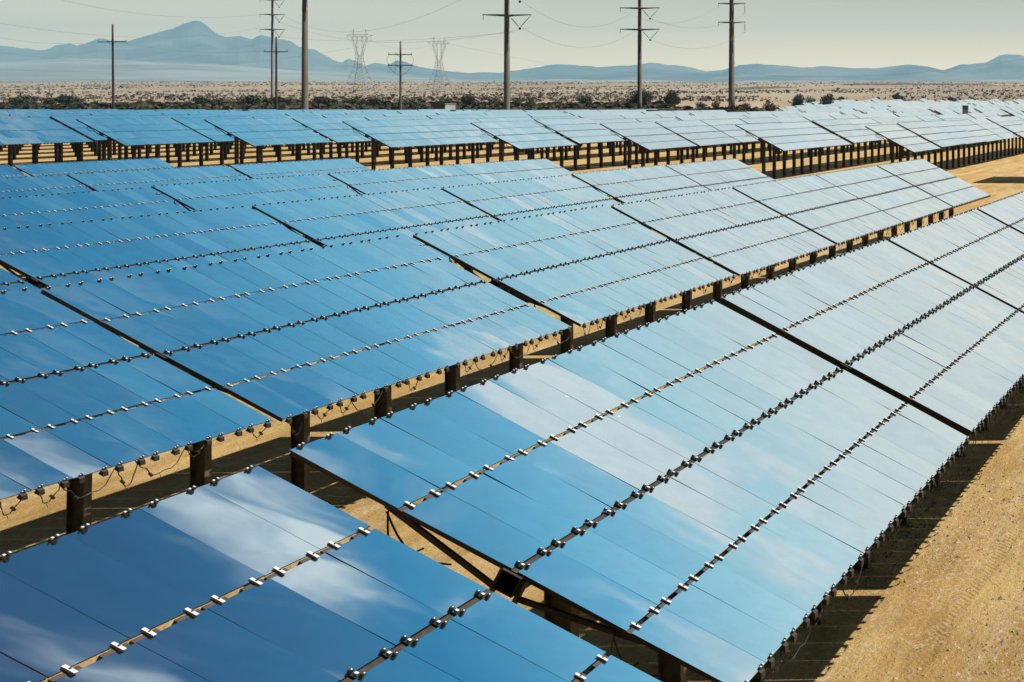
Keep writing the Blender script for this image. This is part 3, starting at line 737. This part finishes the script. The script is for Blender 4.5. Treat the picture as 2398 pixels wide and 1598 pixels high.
# paired dark round trees
def tree(u, vtop, Y, wpx, lab, seed):
    x = U2X(u, Y); z = gz(x, Y); h = V2Z(vtop, Y) - z; wd = wpx * Y / F; r = random.Random(seed)
    root = link('desert_tree', None, None, (x, Y, z), (0, 0, 0), lab, 'tree', 'dark round trees')
    b = MB(); b.tube([(0, 0, -.3), (.1, 0, h * .2), (0, .1, h * .45)], [.28, .22, .14], M['bark'], 8)
    for _ in range(9):
        a = r.uniform(0, 2 * pi); q = r.uniform(.2, .4) * wd
        b.tube([(0, 0, h * .18), (cos(a) * q * .5, sin(a) * q * .5, h * .42), (cos(a) * q, sin(a) * q, h * r.uniform(.5, .8))], [.12, .08, .03], M['bark'], 5)
    link('trunk', b.mesh('trunk'), root)
    b = MB(); lobes = []
    for _ in range(11):
        a = r.uniform(0, 2 * pi); q = r.uniform(0, .33) * wd; lobes.append((cos(a) * q, sin(a) * q, h * r.uniform(.45, .78), wd * r.uniform(.15, .24), .95))
    foliage(b, lobes, 5200, .17, M['leafdark'], r); link('crown', b.mesh('crown'), root)
tree(1500, 211, 335, 68, 'left, wider one of the paired dark round trees, behind the two-armed pole', 5)
tree(1570, 214, 335, 58, 'right one of the paired dark round trees', 9)

# low brush belt and open desert scrub nobody could count
def clump(b, x, y, z, w, h, r, m, nf=7):
    i = b.mi(m)
    for _ in range(nf):
        a = r.uniform(0, 2 * pi); q = r.uniform(0, .42) * w; px_, py_ = x + cos(a) * q, y + sin(a) * q
        pz_ = z + h * r.uniform(.15, .8); s = w * r.uniform(.16, .34); th = r.uniform(0, pi); tl = r.uniform(-.6, .6)
        u_ = Vector((cos(th), sin(th), tl)).normalized(); v_ = Vector((r.gauss(0, .3), r.gauss(0, .3), 1)).normalized()
        k = len(b.v); p = Vector((px_, py_, pz_))
        b.v += [tuple(p - u_ * s - v_ * s * .5), tuple(p + u_ * s * .8 - v_ * s * .6), tuple(p + u_ * s + v_ * s * .3), tuple(p + v_ * s * .7), tuple(p - u_ * s * .7 + v_ * s * .4)]
        b.f.append((k, k + 1, k + 2, k + 3, k + 4)); b.m.append(i)
r = random.Random(3); b = MB()
for _ in range(11000):
    u = r.uniform(-40, 1830); Y = r.uniform(245, 365) if u < 1560 else r.uniform(245, 290)
    x = U2X(u, Y)
    if noise.noise((x * .03, Y * .02, 1)) < -.30: continue
    h = r.uniform(.8, 2.4) * (.75 + .9 * max(0, noise.noise((x * .05, Y * .05, 7))))
    clump(b, x, Y, gz(x, Y), r.uniform(1.6, 3.4), h, r, M[r.choice(('leafbrown', 'leafbrown', 'leaf', 'leafdark'))], 11)
link('brush_belt', b.mesh('brush_belt'), label='low brown and olive brush growing in a belt behind the solar field', cat='brush', kind='stuff')
b = MB(); r = random.Random(8); n = 0
while n < 12000:
    Y = 470 * (4300 / 470) ** r.random(); u = r.uniform(-60, 2460); x = U2X(u, Y)
    if noise.noise((x * .006, Y * .003, 3)) + .25 * r.random() < -.02: n += 1; continue
    wd = r.uniform(.7, 1.7) * (1.7 if r.random() < .12 else 1) * (1 + Y / 2600); clump(b, x, Y, gz(x, Y), wd, wd * .55, r, M['scrub'], 5); n += 1
link('desert_scrub', b.mesh('desert_scrub'), label='scattered grey scrub dotting the pale desert up to the horizon', cat='scrub', kind='stuff')

# bluffs on the right, their shade put into the dark rock colour
def bluff(u0, u1, vb, vt, Y, seed):
    xa, xb = U2X(u0, Y), U2X(u1, Y); zt = V2Z(vt, Y); nx, ny = 46, 9; v_ = []; f_ = []
    for j in range(ny):
        tj = j / (ny - 1)
        for i in range(nx):
            t = i / (nx - 1); x = xa + (xb - xa) * t; y_ = Y + 260 * (tj - .15)
            zb = gz(x, y_) - 1
            env = min(1, 7 * t, 7 * (1 - t)) * (.72 + .38 * noise.noise((x * .02, seed, 0)) + .14 * noise.noise((x * .09, seed, 2)))
            hh = max(0, (zt - gz(x, Y)) * env) * (smooth(0, .32, tj) * (1 - smooth(.55, 1, tj)))
            v_.append((x, y_, zb + hh + .8 * noise.noise((x * .1, y_ * .1, 3)) * env))
    for j in range(ny - 1):
        for i in range(nx - 1): a = j * nx + i; f_.append((a, a + 1, a + nx + 1, a + nx))
    m = bpy.data.meshes.new('hill'); m.from_pydata(v_, [], f_); m.materials.append(M['bluff']); m.update(); link('hill', m, kind='structure')
M['bluff'] = mat('bluff_rock_shaded', (0.055, 0.045, 0.045), 0.95, noise_s=.05, col2=(0.13, 0.10, 0.085))
bluff(1945, 2112, 206, 193, 1900, 1); bluff(2128, 2290, 206, 194, 1950, 4); bluff(1672, 1752, 212, 202, 1500, 8)

# ------------------------------------------------------------------ mountains
ridge = [(-250,112),(-100,100),(0,107),(45,113),(105,118),(130,107),(165,102),(180,108),(230,91),(262,95),(300,96),(330,88),(370,76),(405,68),(430,55),(450,50),(470,51),(490,65),(510,80),(530,88),(560,84),(590,92),(610,83),(640,88),(680,97),(700,110),(740,118),(780,140),(798,146),(815,138),(830,142),(855,155),(880,147),(905,152),(930,142),(960,150),(1000,160),(1050,168),(1100,171),(1170,170),(1210,165),(1260,158),(1300,151),(1350,152),(1400,158),(1440,154),(1470,155),(1520,147),(1570,153),(1600,155),(1655,167),(1690,165),(1730,153),(1775,150),(1850,155),(1880,159),(1925,155),(2000,160),(2050,160),(2130,151),(2170,156),(2210,165),(2250,152),(2310,147),(2345,128),(2360,127),(2398,130),(2500,118),(2700,150)]
def mountain(rd, Y, depth, seed, jag):
    v_ = []; f_ = []; us = []; u = rd[0][0]
    while u <= rd[-1][0]: us.append(u); u += 5
    prof = [0, .1, .2, .3, .4, .5, .6, .7, .8, .9, 1.0, 1.15, 1.4]
    for j, t in enumerate(prof):
        for u in us:
            y_ = Y - depth + depth * t; x = U2X(u, y_)
            zr = V2Z(lerp_tab(rd, u), Y); zb = gz(x, y_) - 25
            if t <= 1: s = t ** 2.1
            else: s = max(0, 1 - (t - 1) * 2.2)
            rg = noise.fractal(Vector((x * .0009, y_ * .0005, seed)), 1.0, 2.1, 5)
            amp = 4 * s * (1 - s) if t <= 1 else .3
            v_.append((x, y_, zb + (zr - zb) * min(s + .20 * rg * amp, max(t * .90, 0.0) if t < 1 else 9) + (jag * noise.fractal(Vector((x * .004, seed, 0)), 1, 2, 3) if t == 1 else 0)))
    nx = len(us)
    for j in range(len(prof) - 1):
        for i in range(nx - 1): a = j * nx + i; f_.append((a, a + 1, a + nx + 1, a + nx))
    m = bpy.data.meshes.new('mountains'); m.from_pydata(v_, [], f_); m.materials.append(M['mount']); m.update(); link('mountains', m, kind='structure')
mountain(ridge, 19000, 5200, 1.0, 14)
low = [(-250, 138), (0, 132), (120, 135), (240, 136), (330, 141), (420, 150), (520, 156), (600, 151), (690, 146), (760, 152), (900, 166), (1000, 172), (1100, 178), (1250, 174), (1320, 168), (1420, 174), (1560, 170), (1700, 178), (1900, 172), (2100, 176), (2260, 168), (2398, 160), (2700, 160)]

# ------------------------------------------------------------------ site furniture far away
Y = 236; x = U2X(1040, Y); z0 = gz(x, Y); zt = V2Z(243, Y) - z0
root = link('equipment_container', None, None, (x, Y, z0), (0, 0, -.32), 'tan boxy container with a pale end wall behind the far panels', 'container')
b = MB(); hw = 1.62
b.box((-hw, -1.1, .15), (hw, 1.1, zt - .12), M['tan'])
for k in range(12): b.box((-hw + .1 + k * .265, -1.125, .3), (-hw + .2 + k * .265, -1.103, zt - .3), M['tan'])
link('container_body', b.mesh('container_body'), root)
b = MB(); b.box((hw + .004, -1.02, .25), (hw + .05, 1.02, zt - .22), M['pale']); link('end_wall', b.mesh('end_wall'), root)
b = MB(); b.box((-hw - .08, -1.18, zt - .118), (hw + .12, 1.18, zt), M['pale']); link('roof', b.mesh('roof'), root)
def canopy(u, v, Y, wpx, lab, two=True):
    x = U2X(u, Y); z0 = gz(x, Y); zt = V2Z(v, Y) - z0; hw = wpx * Y / F / 2
    root = link('inverter_station', None, None, (x, Y, z0), (0, 0, 0), lab, 'inverter station', 'inverter stations among the far panels')
    for sg in ((-1, 1) if two else (0,)):
        b = MB(); c = sg * hw * .52; wv = hw * (.46 if two else 1)
        n = 8
        for k in range(n):
            a0, a1 = k / n, (k + 1) / n
            f0 = lambda a: (c - wv + 2 * wv * a, zt - .5 * (2 * a - 1) ** 2 * .55)
            (xa, za), (xb, zb) = f0(a0), f0(a1)
            b.quad([(xa, -1.2, za), (xb, -1.2, zb), (xb, 1.2, zb), (xa, 1.2, za)], M['canopy']); b.quad([(xa, -1.2, za - .28), (xa, 1.2, za - .28), (xb, 1.2, zb - .28), (xb, -1.2, zb - .28)], M['canopy'])
            b.quad([(xa, -1.2, za - .28), (xb, -1.2, zb - .28), (xb, -1.2, zb), (xa, -1.2, za)], M['canopy'])
        link('canopy_roof', b.mesh('canopy_roof'), root)
    b = MB(); b.box((-hw * .8, -.8, .2), (hw * .2, .8, zt - .75), M['pale']); b.box((hw * .3, -.8, .2), (hw * .85, .8, zt - .7), M['pale']); link('cabinet', b.mesh('cabinet'), root)
    b = MB()
    for xx in (-hw * .95, 0, hw * .95):
        for yy in (-1, 1): b.tube([(xx, yy, 0), (xx, yy, zt - .4)], .06, M['steel'], 6)
    link('canopy_post', b.mesh('canopy_post'), root)
canopy(1118, 259.5, 196, 70, 'dark twin-roofed inverter shelter showing above the far panels, mid picture')
canopy(1528, 257.5, 206, 68, 'long dark roof of a shelter right of the two-armed steel pole', two=False)
Y = 395; x = U2X(2266, Y); z0 = gz(x, Y); zt = V2Z(248, Y) - z0
b = MB(); root = link('equipment_cabinet', None, None, (x, Y - 3, z0), (0, 0, .3), 'grey equipment cabinet standing among the far right tables', 'cabinet')
b.box((-.9, -1.0, 0), (.9, 1.0, zt), M['galvlight']); link('cabinet_body', b.mesh('cabinet_body'), root)
b = MB(); b.box((-1.0, -1.1, zt + .003), (1.0, 1.1, zt + .12), M['pale']); link('roof', b.mesh('roof'), root)
# chain link fence behind the field
Y = 232; b = MB(); xa, xb = U2X(1285, Y), U2X(1600, 262); ya, yb = 232, 262
root = link('chain_link_fence', None, None, ((xa + xb) / 2, (ya + yb) / 2, gz(xa, ya)), (0, 0, 0), 'grey chain link fence between the solar field and the brush', 'fence')
nP = 14; A = Vector((xa, ya, 0)) - Vector(((xa + xb) / 2, (ya + yb) / 2, 0)); B = Vector((xb, yb, 0)) - Vector(((xa + xb) / 2, (ya + yb) / 2, 0))
HF = 4.6
for k in range(nP + 1):
    p = A.lerp(B, k / nP); q = MB(); q.tube([(p.x, p.y, -.4), (p.x, p.y, HF + .05)], .05, M['steel'], 6); link('post', q.mesh('post'), root)
D = (B - A).length; st = .42; k = 0
q = MB(); 
for kk in range(int(D / st)):
    a = A.lerp(B, kk * st / D); e2 = min(1, (kk * st + HF) / D); c = A.lerp(B, e2); hh = (e2 * D - kk * st)
    q.tube([(a.x, a.y, .05), (c.x, c.y, .05 + hh)], .012, M['steel'], 3, False)
    q.tube([(a.x, a.y, HF), (c.x, c.y, HF - hh)], .012, M['steel'], 3, False)
q.tube([(A.x, A.y, HF), (B.x, B.y, HF)], .03, M['steel'], 5); link('wire_mesh', q.mesh('wire_mesh'), root)

# ------------------------------------------------------------------ gravel on the near ground
r = random.Random(21); b = MB(); ib = b.mi(M['stone'])
for _ in range(26000):
    Y = 14 * (70 / 14) ** r.random(); x = r.uniform(-.37, -.17) * Y
    if noise.noise((x * .35, Y * .18, 4)) < r.uniform(-.35, .35): continue
    s = abs(r.gauss(.012, .014)) + .006 + (.03 if r.random() < .006 else 0); z = gz(x, Y); k = len(b.v); a = r.uniform(0, 6.28)
    for q in range(4): b.v.append((x + cos(a + q * 1.57) * s * r.uniform(.8, 1.3), Y + sin(a + q * 1.57) * s * r.uniform(.8, 1.3), z - .002))
    b.v.append((x + r.gauss(0, .3) * s, Y + r.gauss(0, .3) * s, z + s * r.uniform(.5, 1.0)))
    for q in range(4): b.f.append((k + q, k + (q + 1) % 4, k + 4)); b.m.append(ib)
link('gravel', b.mesh('gravel'), label='small pale stones strewn on the sandy ground', cat='gravel', kind='stuff')

# ------------------------------------------------------------------ haze
hz = bpy.data.materials.new('haze_air'); hz.use_nodes = True
n, l = hz.node_tree.nodes, hz.node_tree.links
for q in list(n): n.remove(q)
o_ = n.new('ShaderNodeOutputMaterial'); pv = n.new('ShaderNodeVolumePrincipled'); pv.inputs['Color'].default_value = (0.44, 0.80, 1.0, 1); pv.inputs['Density'].default_value = 6.6e-5
pv.inputs['Anisotropy'].default_value = 0.0
l.new(pv.outputs[0], o_.inputs['Volume'])
b = MB(); b.box((-36000, -60, GN - 60), (12500, 20500, 1400), hz); link('haze', b.mesh('haze'), kind='stuff')
